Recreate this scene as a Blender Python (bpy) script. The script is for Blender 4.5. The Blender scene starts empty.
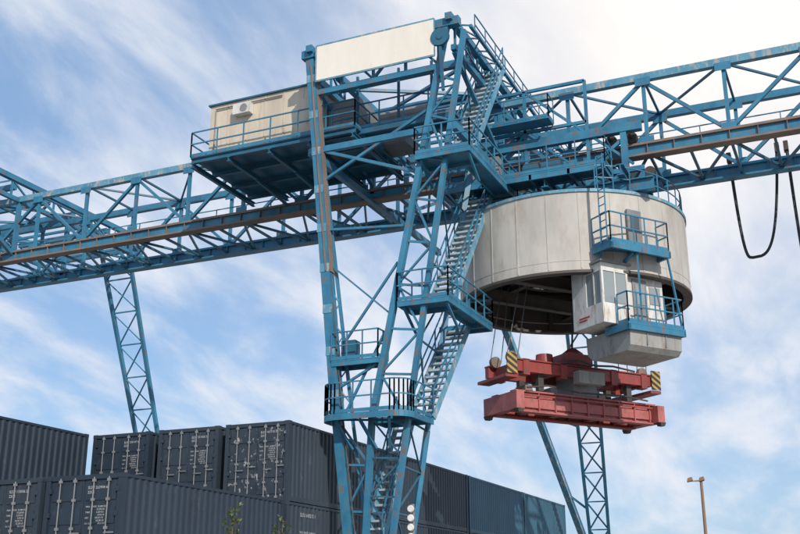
import bpy, bmesh, math, random
from mathutils import Vector, Matrix
random.seed(7)
SC = bpy.context.scene
COL = SC.collection
V = Vector
CZ = 2.0
CAM = V((0, 0, CZ))
YAW, PITCH, FPX = math.radians(24.1), math.radians(18.05), 1040.0
cy, sy, cp, sp = math.cos(YAW), math.sin(YAW), math.cos(PITCH), math.sin(PITCH)
Fv = V((-sy*cp, cy*cp, sp)); Rv = V((cy, sy, 0)); Uv = Rv.cross(Fv)

def ray(px, py):
    return Fv + Rv*((px-400)/FPX) + Uv*((267-py)/FPX)
def atY(px, py, Y):
    d = ray(px, py); return CAM + d*(Y/d.y)
def atSplay(px, py, y0, k):          # sloping plane  Y = y0 - k*(Z-CZ)
    d = ray(px, py); t = y0/(d.y + k*d.z); return CAM + d*t
def alongZ(a, b, z):                 # the point of line a-b at height z
    return a + (b-a)*((z-a.z)/(b.z-a.z))

# ------------------------------------------------------------ materials
def nodes(name):
    m = bpy.data.materials.new(name); m.use_nodes = True
    nt = m.node_tree; b = nt.nodes['Principled BSDF']
    return m, nt, b
def N(nt, t, **kw):
    n = nt.nodes.new(t)
    for k, v in kw.items(): setattr(n, k, v)
    return n
def paint(name, col, col2=None, rust=(0.16, 0.07, 0.035), amount=0.5, rough=0.5, scale=0.9, streak=0.35, metallic=0.0, bump=0.15, soft=0.07):
    m, nt, b = nodes(name)
    tc = N(nt, 'ShaderNodeTexCoord'); mp = N(nt, 'ShaderNodeMapping')
    mp.inputs['Scale'].default_value = (1, 1, streak)
    nt.links.new(tc.outputs['Object'], mp.inputs['Vector'])
    n1 = N(nt, 'ShaderNodeTexNoise'); n1.inputs['Scale'].default_value = scale; n1.inputs['Detail'].default_value = 4; n1.inputs['Roughness'].default_value = 0.68
    nt.links.new(mp.outputs[0], n1.inputs['Vector'])
    n2 = N(nt, 'ShaderNodeTexNoise'); n2.inputs['Scale'].default_value = scale*3.3; n2.inputs['Detail'].default_value = 6; n2.inputs['Roughness'].default_value = 0.72
    nt.links.new(mp.outputs[0], n2.inputs['Vector'])
    if col2 is None: col2 = tuple(c*0.6 for c in col)
    mx = N(nt, 'ShaderNodeMix', data_type='RGBA')
    r0 = N(nt, 'ShaderNodeValToRGB'); r0.color_ramp.elements[0].position = 0.35; r0.color_ramp.elements[1].position = 0.68
    nt.links.new(n1.outputs['Fac'], r0.inputs[0]); nt.links.new(r0.outputs[0], mx.inputs['Factor'])
    mx.inputs['A'].default_value = (*col, 1); mx.inputs['B'].default_value = (*col2, 1)
    mr = N(nt, 'ShaderNodeMix', data_type='RGBA')
    r1 = N(nt, 'ShaderNodeValToRGB')
    p = 0.72 - 0.26*amount
    r1.color_ramp.elements[0].position = p; r1.color_ramp.elements[1].position = min(p+soft, 1)
    nt.links.new(n2.outputs['Fac'], r1.inputs[0]); nt.links.new(r1.outputs[0], mr.inputs['Factor'])
    nt.links.new(mx.outputs['Result'], mr.inputs['A']); mr.inputs['B'].default_value = (*rust, 1)
    nt.links.new(mr.outputs['Result'], b.inputs['Base Color'])
    b.inputs['Roughness'].default_value = rough; b.inputs['Metallic'].default_value = metallic
    bp = N(nt, 'ShaderNodeBump'); bp.inputs['Strength'].default_value = bump; bp.inputs['Distance'].default_value = 0.02
    nt.links.new(n2.outputs['Fac'], bp.inputs['Height']); nt.links.new(bp.outputs[0], b.inputs['Normal'])
    return m
def plain(name, col, rough=0.5, metallic=0.0):
    return paint(name, col, tuple(c*0.75 for c in col), tuple(c*0.5 for c in col), 0.3, rough, 2.5, 1, metallic, 0.05)

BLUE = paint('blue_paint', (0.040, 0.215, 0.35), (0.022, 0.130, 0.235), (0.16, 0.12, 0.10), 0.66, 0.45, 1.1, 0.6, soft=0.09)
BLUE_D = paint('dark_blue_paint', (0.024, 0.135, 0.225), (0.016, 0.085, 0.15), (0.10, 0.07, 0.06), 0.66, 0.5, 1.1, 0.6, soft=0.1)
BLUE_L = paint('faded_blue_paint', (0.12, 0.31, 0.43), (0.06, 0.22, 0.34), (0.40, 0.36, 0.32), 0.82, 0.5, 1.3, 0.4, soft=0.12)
STEP = paint('pale_stair_metal', (0.40, 0.48, 0.52), (0.28, 0.39, 0.45), (0.26, 0.21, 0.17), 0.55, 0.5, 1.6, 0.6)
RUSTB = paint('rusty_beam', (0.235, 0.165, 0.13), (0.14, 0.115, 0.105), (0.07, 0.16, 0.22), 0.66, 0.7, 1.0, 0.8, soft=0.12)
CREAM = paint('cream_panel', (0.64, 0.57, 0.46), (0.47, 0.41, 0.33), (0.30, 0.20, 0.13), 0.62, 0.6, 1.0, 0.16, soft=0.22)
BOARD = paint('white_board', (0.80, 0.76, 0.69), (0.72, 0.67, 0.59), (0.55, 0.45, 0.33), 0.35, 0.6, 0.8, 0.3, soft=0.2)
DRUM = paint('drum_panel', (0.54, 0.52, 0.48), (0.36, 0.35, 0.33), (0.33, 0.28, 0.235), 0.82, 0.6, 0.55, 0.34, 0, 0.12, soft=0.30)
WHITE = paint('white_cab', (0.70, 0.70, 0.67), (0.53, 0.53, 0.50), (0.40, 0.33, 0.26), 0.72, 0.45, 1.3, 0.25, soft=0.14)
GREY = paint('grey_steel', (0.24, 0.25, 0.255), (0.17, 0.175, 0.18), (0.16, 0.11, 0.08), 0.5, 0.5, 1.4, 0.5)
PALE = paint('pale_grey_housing', (0.36, 0.365, 0.35), (0.25, 0.25, 0.245), (0.22, 0.16, 0.11), 0.7, 0.5, 1.2, 0.3, soft=0.15)
DARK = paint('dark_steel', (0.06, 0.057, 0.055), (0.035, 0.035, 0.036), (0.10, 0.065, 0.045), 0.7, 0.6, 1.4, 0.5)
UNDER = paint('dark_brown_steel', (0.10, 0.078, 0.066), (0.06, 0.052, 0.048), (0.03, 0.08, 0.12), 0.6, 0.65, 1.2, 0.6)
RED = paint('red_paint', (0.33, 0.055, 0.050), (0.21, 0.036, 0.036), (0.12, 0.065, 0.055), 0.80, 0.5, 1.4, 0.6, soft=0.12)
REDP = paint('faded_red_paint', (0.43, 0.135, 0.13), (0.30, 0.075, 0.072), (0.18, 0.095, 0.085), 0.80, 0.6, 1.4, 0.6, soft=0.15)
NAVY = paint('navy_container', (0.022, 0.037, 0.058), (0.014, 0.025, 0.041), (0.065, 0.075, 0.088), 0.44, 0.5, 1.2, 0.4, soft=0.15)
NAVY2 = paint('slate_container', (0.032, 0.047, 0.066), (0.022, 0.034, 0.050), (0.09, 0.098, 0.107), 0.47, 0.5, 1.2, 0.4, soft=0.15)
TEAL = paint('blue_container', (0.036, 0.115, 0.175), (0.026, 0.083, 0.13), (0.10, 0.115, 0.125), 0.44, 0.5, 1.2, 0.4, soft=0.15)
WORN = paint('worn_navy_door', (0.032, 0.047, 0.066), (0.022, 0.034, 0.050), (0.42, 0.42, 0.42), 0.57, 0.5, 1.6, 0.8)
ROD = plain('galvanised_rod', (0.26, 0.275, 0.29), 0.45, 0.2)
LETTER = plain('white_lettering', (0.58, 0.59, 0.60), 0.6)
REDLET = plain('red_lettering', (0.45, 0.05, 0.04), 0.6)
CABLE = plain('black_cable', (0.03, 0.04, 0.05), 0.8)
WIRE = plain('steel_rope', (0.08, 0.08, 0.085), 0.5)
LAMPM = plain('lamp_glass', (0.80, 0.80, 0.78), 0.3)
LEAF = plain('leaf', (0.10, 0.15, 0.035), 0.6)
BARK = plain('bark', (0.12, 0.09, 0.06), 0.9)
POLE = paint('rusty_pole', (0.28, 0.16, 0.09), (0.2, 0.12, 0.08), (0.12, 0.07, 0.04), 0.6, 0.6)
def glass(name, c):
    m, nt, b = nodes(name)
    b.inputs['Base Color'].default_value = (*c, 1); b.inputs['Roughness'].default_value = 0.06
    b.inputs['Specular IOR Level'].default_value = 0.8
    return m
GLASS = glass('window_glass', (0.07, 0.09, 0.105)); GLASS2 = glass('pale_window_glass', (0.25, 0.29, 0.31))
def stripes():
    m, nt, b = nodes('hazard_stripes')
    tc = N(nt, 'ShaderNodeTexCoord'); s = N(nt, 'ShaderNodeSeparateXYZ'); nt.links.new(tc.outputs['Object'], s.inputs[0])
    a = N(nt, 'ShaderNodeMath', operation='ADD'); nt.links.new(s.outputs['X'], a.inputs[0]); nt.links.new(s.outputs['Z'], a.inputs[1])
    k = N(nt, 'ShaderNodeMath', operation='MULTIPLY'); k.inputs[1].default_value = 4.2; nt.links.new(a.outputs[0], k.inputs[0])
    f = N(nt, 'ShaderNodeMath', operation='FRACT'); nt.links.new(k.outputs[0], f.inputs[0])
    g = N(nt, 'ShaderNodeMath', operation='GREATER_THAN'); g.inputs[1].default_value = 0.45; nt.links.new(f.outputs[0], g.inputs[0])
    nz = N(nt, 'ShaderNodeTexNoise'); nz.inputs['Scale'].default_value = 5; nt.links.new(tc.outputs['Object'], nz.inputs['Vector'])
    mx = N(nt, 'ShaderNodeMix', data_type='RGBA'); nt.links.new(g.outputs[0], mx.inputs['Factor'])
    my = N(nt, 'ShaderNodeMix', data_type='RGBA'); nt.links.new(nz.outputs['Fac'], my.inputs['Factor'])
    my.inputs['A'].default_value = (0.50, 0.34, 0.09, 1); my.inputs['B'].default_value = (0.30, 0.20, 0.08, 1)
    nt.links.new(my.outputs['Result'], mx.inputs['A']); mx.inputs['B'].default_value = (0.035, 0.033, 0.03, 1)
    nt.links.new(mx.outputs['Result'], b.inputs['Base Color']); b.inputs['Roughness'].default_value = 0.6
    return m
STRIPE = stripes()
def ground_mat():
    m, nt, b = nodes('yard_gravel')
    tc = N(nt, 'ShaderNodeTexCoord')
    n = N(nt, 'ShaderNodeTexNoise'); n.inputs['Scale'].default_value = 0.4; n.inputs['Detail'].default_value = 12
    nt.links.new(tc.outputs['Object'], n.inputs['Vector'])
    r = N(nt, 'ShaderNodeValToRGB'); r.color_ramp.elements[0].position = 0.3; r.color_ramp.elements[1].position = 0.7
    r.color_ramp.elements[0].color = (0.19, 0.18, 0.165, 1); r.color_ramp.elements[1].color = (0.34, 0.32, 0.28, 1)
    nt.links.new(n.outputs['Fac'], r.inputs[0]); nt.links.new(r.outputs[0], b.inputs['Base Color']); b.inputs['Roughness'].default_value = 0.9
    return m

# ------------------------------------------------------------ mesh builder
ORG = {}
class MB:
    def __init__(s): s.v = []; s.f = []
    def hexa(s, p):
        n = len(s.v); s.v += [V(q) for q in p]
        for q in ((0,1,2,3), (7,6,5,4), (0,4,5,1), (1,5,6,2), (2,6,7,3), (3,7,4,0)): s.f.append(tuple(n+i for i in q))
        return s
    def box(s, x0, x1, y0, y1, z0, z1, T=None):
        p = [(x0,y0,z0),(x1,y0,z0),(x1,y1,z0),(x0,y1,z0),(x0,y0,z1),(x1,y0,z1),(x1,y1,z1),(x0,y1,z1)]
        if T: p = [T(*q) for q in p]
        return s.hexa(p)
    def bar(s, a, b, w=0.1, h=None, up=V((0,0,1))):
        a = V(a); b = V(b); h = w if h is None else h
        d = (b-a).normalized(); side = d.cross(up)
        if side.length < 0.05: side = d.cross(V((0,1,0)))
        side.normalize(); u = side.cross(d).normalized()
        S = side*(w/2); U = u*(h/2)
        return s.hexa([a-S-U, a+S-U, a+S+U, a-S+U, b-S-U, b+S-U, b+S+U, b-S+U])
    def ibeam(s, a, b, w, h, t=0.04):
        a = V(a); b = V(b); d = (b-a).normalized(); side = d.cross(V((0,0,1))).normalized(); u = side.cross(d)
        s.bar(a+u*(h/2-t/2), b+u*(h/2-t/2), w, t); s.bar(a-u*(h/2-t/2), b-u*(h/2-t/2), w, t)
        s.bar(a, b, t, h-2*t-0.004); return s
    def tube(s, pts, r, n=8, cap=True):
        pts = [V(p) for p in pts]; rs = r if isinstance(r, (list, tuple)) else [r]*len(pts)
        base = len(s.v); last = None
        for i, p in enumerate(pts):
            d = (pts[min(i+1, len(pts)-1)] - pts[max(i-1, 0)]).normalized()
            if last is None:
                ref = V((0,0,1)) if abs(d.z) < 0.9 else V((1,0,0)); x = d.cross(ref).normalized()
            else:
                x = (last - d*last.dot(d)).normalized()
            last = x; y = d.cross(x)
            for k in range(n):
                t = 2*math.pi*k/n; s.v.append(p + x*(math.cos(t)*rs[i]) + y*(math.sin(t)*rs[i]))
        for i in range(len(pts)-1):
            for k in range(n):
                a = base+i*n+k; b = base+i*n+(k+1) % n; s.f.append((a, b, b+n, a+n))
        if cap:
            s.f.append(tuple(base+k for k in range(n))[::-1]); s.f.append(tuple(base+(len(pts)-1)*n+k for k in range(n)))
        return s
    def prism(s, pts, z0, z1):
        n = len(pts); b = len(s.v)
        s.v += [V((p[0], p[1], z0)) for p in pts]+[V((p[0], p[1], z1)) for p in pts]
        s.f.append(tuple(b+i for i in range(n))[::-1]); s.f.append(tuple(b+n+i for i in range(n)))
        for i in range(n): j = (i+1) % n; s.f.append((b+i, b+j, b+n+j, b+n+i))
        return s
    def ring(s, c, r0, r1, z0, z1, n=64):
        base = len(s.v)
        for k in range(n):
            t = 2*math.pi*k/n; q = V((math.cos(t), math.sin(t), 0))
            for r, z in ((r0, z0), (r1, z0), (r1, z1), (r0, z1)): s.v.append(V((c[0], c[1], 0)) + q*r + V((0,0,z)))
        for k in range(n):
            i = base+4*k; j = base+4*((k+1) % n)
            for q in range(4): s.f.append((i+q, i+(q+1) % 4, j+(q+1) % 4, j+q))
        return s
    def lattice(s, a0, a1, b0, b1, n, w=0.07, cross=False, posts=True, start=0):
        a0, a1, b0, b1 = map(V, (a0, a1, b0, b1))
        for i in range(n+1):
            pa = a0.lerp(a1, i/n); pb = b0.lerp(b1, i/n)
            if posts: s.bar(pa, pb, w)
            if i < n:
                qa = a0.lerp(a1, (i+1)/n); qb = b0.lerp(b1, (i+1)/n)
                if cross or (i+start) % 2 == 0: s.bar(pa, qb, w*0.96)
                if cross or (i+start) % 2 == 1: s.bar(pb, qa, w*0.92)
        return s
    def gussets(s, a0, a1, n, w, nrm):
        a0 = V(a0); a1 = V(a1); d = (a1-a0).normalized(); nrm = V(nrm)
        for i in range(n+1):
            p = a0.lerp(a1, i/n); s.bar(p-d*w, p+d*w, 0.02, w*1.1, nrm.cross(d))
        return s
    def rail(s, pts, h=1.05, step=1.1, r=0.024, kick=True):
        pts = [V(p) for p in pts]
        for a, b in zip(pts[:-1], pts[1:]):
            for f in (1.0, 0.52): s.bar(a+V((0,0,h*f)), b+V((0,0,h*f)), r*2)
            if kick: s.bar(a+V((0,0,0.07)), b+V((0,0,0.07)), 0.015, 0.12)
            n = max(1, round((b-a).length/step))
            for i in range(n+1):
                p = a.lerp(b, i/n); s.bar(p, p+V((0,0,h)), r*1.9)
        return s
    def build(s, name, mat, parent=None, label=None, sm=False):
        me = bpy.data.meshes.new(name); org = V((0,0,0))
        if parent is not None: org = ORG.get(parent.name, V((0,0,0)))
        me.from_pydata([tuple(v-org) for v in s.v], [], s.f)
        bm = bmesh.new(); bm.from_mesh(me); bmesh.ops.recalc_face_normals(bm, faces=bm.faces); bm.to_mesh(me); bm.free()
        if sm:
            for p in me.polygons: p.use_smooth = True
            try: me.set_sharp_from_angle(angle=math.radians(35))
            except Exception: pass
        me.materials.append(mat)
        o = bpy.data.objects.new(name, me); COL.objects.link(o)
        if parent is not None: o.parent = parent; ORG[o.name] = org
        if label: o['label'] = label
        return o
def tag(o, label, cat, group=None, kind=None):
    if label: o['label'] = label
    if cat: o['category'] = cat
    if group: o['group'] = group
    if kind: o['kind'] = kind
    return o
def thing(name, loc, label, cat, group=None):
    o = bpy.data.objects.new(name, None); COL.objects.link(o); o.location = loc; o.empty_display_size = 0.5
    ORG[o.name] = V(loc); return tag(o, label, cat, group)
def text_mb(s, size, P, ex, ez):          # lettering laid on a face: P lower-left, ex along, ez up
    cu = bpy.data.curves.new('t', 'FONT'); cu.body = s; cu.size = size; cu.space_line = 1.15; cu.resolution_u = 2
    ob = bpy.data.objects.new('t', cu); COL.objects.link(ob)
    dg = bpy.context.evaluated_depsgraph_get(); me = bpy.data.meshes.new_from_object(ob.evaluated_get(dg))
    mb = MB(); P = V(P); ex = V(ex); ez = V(ez)
    mb.v = [P + ex*v.co.x + ez*v.co.y for v in me.vertices]; mb.f = [tuple(p.vertices) for p in me.polygons]
    bpy.data.objects.remove(ob); bpy.data.curves.remove(cu); bpy.data.meshes.remove(me)
    return mb

# ------------------------------------------------------------ ground
g = MB(); g.v = [V((-3000,-3000,0)), V((3000,-3000,0)), V((3000,3000,0)), V((-3000,3000,0))]; g.f = [(0,1,2,3)]
tag(g.build('ground', ground_mat()), None, None, kind='structure')

# ------------------------------------------------------------ containers
CW, CH = 2.44, 2.59
def corr(u0, u1, z0, z1, put, pitch=0.278, depth=0.036):
    mb = MB(); n = max(2, round((u1-u0)/pitch)); p = (u1-u0)/n; prof = []
    for i in range(n):
        a = u0+i*p; prof += [(a, 0), (a+p*0.27, 0), (a+p*0.5, -depth), (a+p*0.77, -depth)]
    prof.append((u1, 0))
    for u, d in prof: mb.v += [V(put(u, d, z0)), V(put(u, d, z1))]
    for i in range(len(prof)-1): mb.f.append((2*i, 2*i+2, 2*i+3, 2*i+1))
    return mb
MARK = 'MAX. GROSS  30,480 KG\n                     67,200 LB\nTARE            2,230 KG\n                       4,920 LB\nNET            28,250 KG\n                     62,280 LB\nCU. CAP.          33.2 CU.M'
def container(x_left, y0, z0, L, mat, label, group=None, doormat=None, code=None, side_code=None, marks=True, side_at=None):
    t = thing('shipping_container', (x_left, y0, z0), label, 'shipping container', group)
    o = V((x_left, y0, z0)); doormat = doormat or mat
    def T(x, y, z): return o + V((x, y, z))
    fr = MB()
    for x in (0, CW-0.14):
        for y in (0, L-0.14): fr.box(x, x+0.14, y, y+0.14, 0.12, CH-0.12, T)
    for x in (0.01, CW-0.10):
        fr.box(x, x+0.09, 0.14, L-0.14, 0.02, 0.18, T); fr.box(x, x+0.09, 0.14, L-0.14, CH-0.09, CH-0.01, T)
    for y in (0.012, L-0.12):
        fr.box(0.14, CW-0.14, y, y+0.11, 0.02, 0.15, T); fr.box(0.14, CW-0.14, y, y+0.11, CH-0.13, CH-0.01, T)
    fr.build('frame', mat, t)
    for cx in (-0.006, CW-0.172):
        for cyy in (-0.006, L-0.172):
            for cz in (0, CH-0.118): MB().box(cx, cx+0.178, cyy, cyy+0.178, cz, cz+0.118, T).build('corner_casting', mat, t)
    for k in (0, 1):
        if k: w = corr(0.14, L-0.14, 0.18, CH-0.09, lambda u, d, z: T(CW-0.02+d, u, z))
        else: w = corr(0.14, L-0.14, 0.18, CH-0.09, lambda u, d, z: T(0.02-d, u, z))
        wall = w.build('side_wall', mat, t)
        if k and side_code:
            yy = L-2.2 if side_at is None else side_at
            text_mb(side_code, 0.17, T(CW-0.012, yy, CH-0.42), (0,1,0), (0,0,1)).build('marking', LETTER, wall)
            if side_at is not None: text_mb(MARK, 0.10, T(CW-0.012, yy, CH-0.95), (0,1,0), (0,0,1)).build('marking', LETTER, wall)
    corr(0.14, CW-0.14, 0.15, CH-0.13, lambda u, d, z: T(u, L-0.03+d, z)).build('end_wall', mat, t)
    corr(0.14, L-0.14, 0.09, CW-0.09, lambda u, d, z: T(z, u, CH-0.025+d)).build('roof', mat, t)
    for k in (0, 1):
        a = 0.15 if k == 0 else CW/2+0.008; b = CW/2-0.008 if k == 0 else CW-0.15
        d = MB(); d.box(a, b, 0.055, 0.10, 0.16, CH-0.14, T)
        for zc, hh in ((0.42, 0.34), (0.98, 0.40), (1.56, 0.40), (2.13, 0.38)):
            d.box(a+0.06, b-0.06, 0.035, 0.054, zc-hh/2, zc+hh/2, T)
        dd = d.build('door', doormat, t)
        for q in (0.30, 0.74):
            x = a+(b-a)*q; r = MB(); r.tube([T(x, 0.0, 0.10), T(x, 0.0, CH-0.08)], 0.018, 8)
            for z in (0.14, 0.62, 1.25, 1.95, CH-0.16): r.box(x-0.045, x+0.045, -0.022, 0.034, z-0.035, z+0.035, T)
            r.build('locking_rod', ROD, dd)
            MB().box(x-0.02, x+0.28, -0.032, -0.014, 1.02+0.1*(q > 0.5), 1.05+0.1*(q > 0.5), T).build('handle', ROD, dd)
        xe = a-0.05 if k == 0 else b-0.03
        for z in (0.35, 0.95, 1.6, 2.2): MB().box(xe, xe+0.10, -0.012, 0.05, z-0.06, z+0.06, T).build('hinge', doormat, dd)
        if k == 1 and marks:
            text_mb(MARK, 0.06, T(a+0.10, 0.028, 1.76), (1,0,0), (0,0,1)).build('marking', LETTER, dd)
            text_mb(code or 'SLSU 200147 4\n22G1', 0.10, T(a+0.12, 0.028, 2.22), (1,0,0), (0,0,1)).build('marking', LETTER, dd)
    return t
XR = {'D': -17.10, 'C': -19.82, 'B': -22.66, 'A': -25.10}
YF = 29.4; Z2, Z3 = CH, 2*CH
under = 'dark navy shipping container at ground level beneath the stacked rows'
ug = 'ground level containers under the stacks'
def cc(colm, y, lay, L, mat, lab, **k): return container(XR[colm]-CW, y, lay*CH, L, mat, lab, **k)
cc('A', 16.95, 2, 12.19, NAVY, 'long dark container on the upper left whose ribbed side runs to the picture edge', marks=False)
cc('B', YF, 2, 12.19, NAVY, 'upper navy container with door end between the long ribbed one and its slate neighbour')
cc('C', YF, 2, 12.19, NAVY2, 'slate container with upright locking rods, middle of the upper row of doors', code='SLSU 551820 3\n22G1')
cc('D', YF, 2, 6.06, NAVY2, 'upper slate container with white scuffs on its doors, nearest the crane leg', doormat=WORN, code='SLSU 407715 0\n22G1')
cc('D', 35.6, 2, 10.3, NAVY, 'dark navy container just behind the crane leg on top of the receding row', marks=False)
cc('D', 46.1, 2, 8.2, TEAL, 'blue ribbed container in the top of the receding row, second from its far end', marks=False)
cc('D', 54.5, 2, 8.1, TEAL, 'blue ribbed container at the far end of the top receding row', marks=False)
cc('A', 16.95, 1, 12.19, NAVY, 'dark container hidden under the long ribbed one on the left', marks=False)
cc('B', YF, 1, 12.19, NAVY, 'second level navy container below the leftmost upper door end', marks=False)
cc('C', YF, 1, 12.19, NAVY2, 'second level slate container below the middle upper door end', marks=False)
cc('D', YF, 1, 6.06, NAVY2, 'low slate container left of the crane leg with pale lettering on its side', side_code='SLSU 640215 1', side_at=0.9)
cc('D', 35.6, 1, 10.3, NAVY, 'lower dark container right of the crane foot with pale lettering', side_code='SLSU 77')
cc('D', 46.1, 1, 8.2, NAVY, 'lower dark container in the receding row under the first blue one', marks=False)
cc('D', 54.5, 1, 8.1, TEAL, 'lower blue container at the far end of the receding row', marks=False)
YH = 21.2
container(-19.50, YH, Z2, 7.95, NAVY, 'front dark container with long ribbed side and lettered doors, lower left', code='SLSU 263904 6\n22G1')
container(-22.10, YH, Z2, 7.95, NAVY2, 'slate container end at the lower left picture edge, left of the front dark one', code='SLSU 118306 2\n22G1')
for colm, y, L in (('A', 16.95, 12.19), ('B', YF, 12.19), ('C', YF, 12.19), ('D', YF, 6.06), ('D', 35.6, 10.3), ('D', 46.1, 8.2), ('D', 54.5, 8.1)):
    cc(colm, y, 0, L, NAVY, under, group=ug, marks=False)
container(-19.50, YH, 0, 7.95, NAVY, under, group=ug, marks=False)
container(-22.10, YH, 0, 7.95, NAVY, under, group=ug, marks=False)

# ------------------------------------------------------------ gantry crane
YN = 31.8
ZT = 20.8+CZ                     # portal top
G1, G2 = 37.4, 41.0              # near and far truss of the bridge
ZC, ZB = 19.8+CZ, 16.8+CZ        # top and bottom chord
K0, K = 65.5, 0.986              # splay of the far leg
crane = thing('gantry_crane', (-15.5, YN, 0), 'tall blue lattice gantry crane with long bridge, stair tower and cream machine house', 'crane')
GX0, GX1 = -52.0, 9.0
PAN = 3.05
npn = int(round((GX1-GX0)/PAN))
for y in (G1, G2):
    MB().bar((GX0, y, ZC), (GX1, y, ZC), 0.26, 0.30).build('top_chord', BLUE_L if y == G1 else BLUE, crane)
for y in (G1, G2):
    rbo = MB().bar((GX0, y, ZB-0.10), (GX1, y, ZB-0.10), 0.20, 0.36).build('rail_beam', BLUE, crane)
    fl = MB().bar((GX0, y, ZB+0.13), (GX1, y, ZB+0.13), 0.42, 0.09).bar((GX0, y-0.02, ZB-0.33), (GX1, y-0.02, ZB-0.33), 0.44, 0.08)
    fl.bar((GX0, y, ZB+0.22), (GX1, y, ZB+0.22), 0.09, 0.08)
    for i in range(npn*3+1):
        x = GX0+i*PAN/3; fl.box(x-0.012, x+0.012, y-0.2, y-0.105, ZB-0.285, ZB+0.08)
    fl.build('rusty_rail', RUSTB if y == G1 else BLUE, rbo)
for y in (G1, G2):
    m = MB().lattice((GX0, y, ZB+0.15), (GX1, y, ZB+0.15), (GX0, y, ZC-0.14), (GX1, y, ZC-0.14), npn, 0.14)
    m.gussets((GX0, y-0.14, ZC-0.22), (GX1, y-0.14, ZC-0.22), npn, 0.30, (0,1,0)); m.gussets((GX0, y-0.14, ZB+0.28), (GX1, y-0.14, ZB+0.28), npn, 0.28, (0,1,0))
    m.build('web_bracing', BLUE, crane)
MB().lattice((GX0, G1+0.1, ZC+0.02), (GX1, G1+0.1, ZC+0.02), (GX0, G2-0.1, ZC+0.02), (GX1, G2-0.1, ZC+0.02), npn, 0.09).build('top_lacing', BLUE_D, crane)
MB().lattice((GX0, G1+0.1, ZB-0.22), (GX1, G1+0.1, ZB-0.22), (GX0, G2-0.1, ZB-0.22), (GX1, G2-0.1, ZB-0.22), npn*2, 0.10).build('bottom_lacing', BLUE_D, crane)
wko = MB().box(GX0, GX1, G1+0.3, G1+1.05, ZB-0.02, ZB+0.03).build('girder_walkway', RUSTB, crane)
MB().rail([(GX0, G1+1.05, ZB+0.03), (GX1, G1+1.05, ZB+0.03)], 1.0, 1.5, 0.02, False).build('railing', BLUE, wko)
wk = MB()
for i in range(npn*2+1): wk.bar((GX0+i*PAN/2, G2+0.1, ZB-0.2), (GX0+i*PAN/2, G2+0.6, ZB-0.16), 0.06)
wk.bar((GX0, G2+0.6, ZB-0.16), (GX1, G2+0.6, ZB-0.16), 0.08)
wk.build('cable_track', BLUE_D, crane)

# near leg (main portal)
LT = atY(312, 62, YN); LM = atY(338, 420, YN); LB = atY(349, 534, YN)
IT = atY(447, 24, YN); IM = atY(372, 420, YN); IB = atY(366, 534, YN)
OT = atY(464, 30, YN); OM = atY(408, 420, YN); OB = atY(393, 534, YN)
G0 = 0.35
LG, IG, OG = alongZ(LM, LB, G0), alongZ(IM, IB, G0), alongZ(OM, OB, G0)
lg = MB().bar(LT, LM, 0.34, 0.42, V((0,1,0))); lg.bar(LM, LG, 0.30, 0.36, V((0,1,0)))
lgo = lg.build('leg', BLUE, crane)
a, b = LT.lerp(LM, 0.02), LT.lerp(LM, 0.62)
MB().bar(a+V((0.06,-0.19,0)), b+V((0.06,-0.19,0)), 0.06, 0.12, V((0,1,0))).bar(a+V((0.195,0,0)), b+V((0.195,0,0)), 0.3, 0.03, V((1,0,0))).build('worn_plate', RUSTB, lgo)
for i in range(9):
    p = LT.lerp(LM, 0.06+0.11*i); MB().bar(p+V((0,-0.2,-0.16)), p+V((0,-0.2,0.16)), 0.36, 0.05, V((0,1,0))).build('splice_plate', BLUE_L, lgo)
MB().bar(IT, IM, 0.20, 0.24, V((0,1,0))).bar(IM, IG, 0.18, 0.22, V((0,1,0))).build('leg', BLUE, crane)
MB().bar(OT, OM, 0.17, 0.2, V((0,1,0))).bar(OM, OG, 0.17, 0.2, V((0,1,0))).build('leg', BLUE, crane)
RT = V((-12.15, 35.9, ZT)); RM = V((-14.45, 34.7, 8.0)); RG = V((-15.2, 33.6, G0))
MB().bar(RT, RM, 0.17, 0.2).bar(RM, RG, 0.16, 0.18).build('leg', BLUE, crane)
c0 = LT.lerp(LM, 0.30)+V((0.1,0.2,0)); c1 = LM+V((0.40,0.35,0)); c2 = LG+V((0.5,0.6,0))
MB().bar(c0, c1, 0.11).bar(c1, c2, 0.11).build('leg', BLUE, crane)
br = MB(); n = 7
for i in range(n):
    a = (LT.lerp(LM, 0.40+0.6*i/n)); b = (c0.lerp(c1, 0.14+0.86*(i+0.5)/n)); br.bar(a, b, 0.05)
    br.bar(b, LT.lerp(LM, 0.40+0.6*(i+1)/n), 0.045)
br.build('leg_bracing', BLUE, crane)
MB().lattice(IT.lerp(IM,0.14), IM, OT.lerp(OM,0.14), OM, 8, 0.075, start=1).build('leg_bracing', BLUE, crane)
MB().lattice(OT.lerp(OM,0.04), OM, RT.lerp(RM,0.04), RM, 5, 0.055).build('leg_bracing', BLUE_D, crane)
for pa, pb, w in (((327,262),(392,315),0.06), ((398,262),(343,345),0.08), ((385,332),(345,415),0.08), ((318,150),(418,172),0.11), ((322,182),(430,108),0.10), ((326,230),(408,225),0.08)):
    MB().bar(atY(*pa, YN+0.1), atY(*pb, YN+0.1), w).build('diagonal_brace', BLUE, crane)
MB().lattice(LM, LG, IM, IG, 5, 0.07).build('leg_bracing', BLUE, crane)
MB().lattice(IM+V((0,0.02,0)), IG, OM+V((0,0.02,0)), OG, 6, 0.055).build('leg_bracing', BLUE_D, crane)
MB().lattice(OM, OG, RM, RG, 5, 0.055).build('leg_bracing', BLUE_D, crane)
MB().tube([LT+V((0.24,-0.1,-2)), LM+V((0.24,-0.1,0)), LG+V((0.24,-0.1,0.3))], 0.025, 6).build('conduit', DARK, lgo)
cx = (LG.x+OG.x)/2
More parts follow.
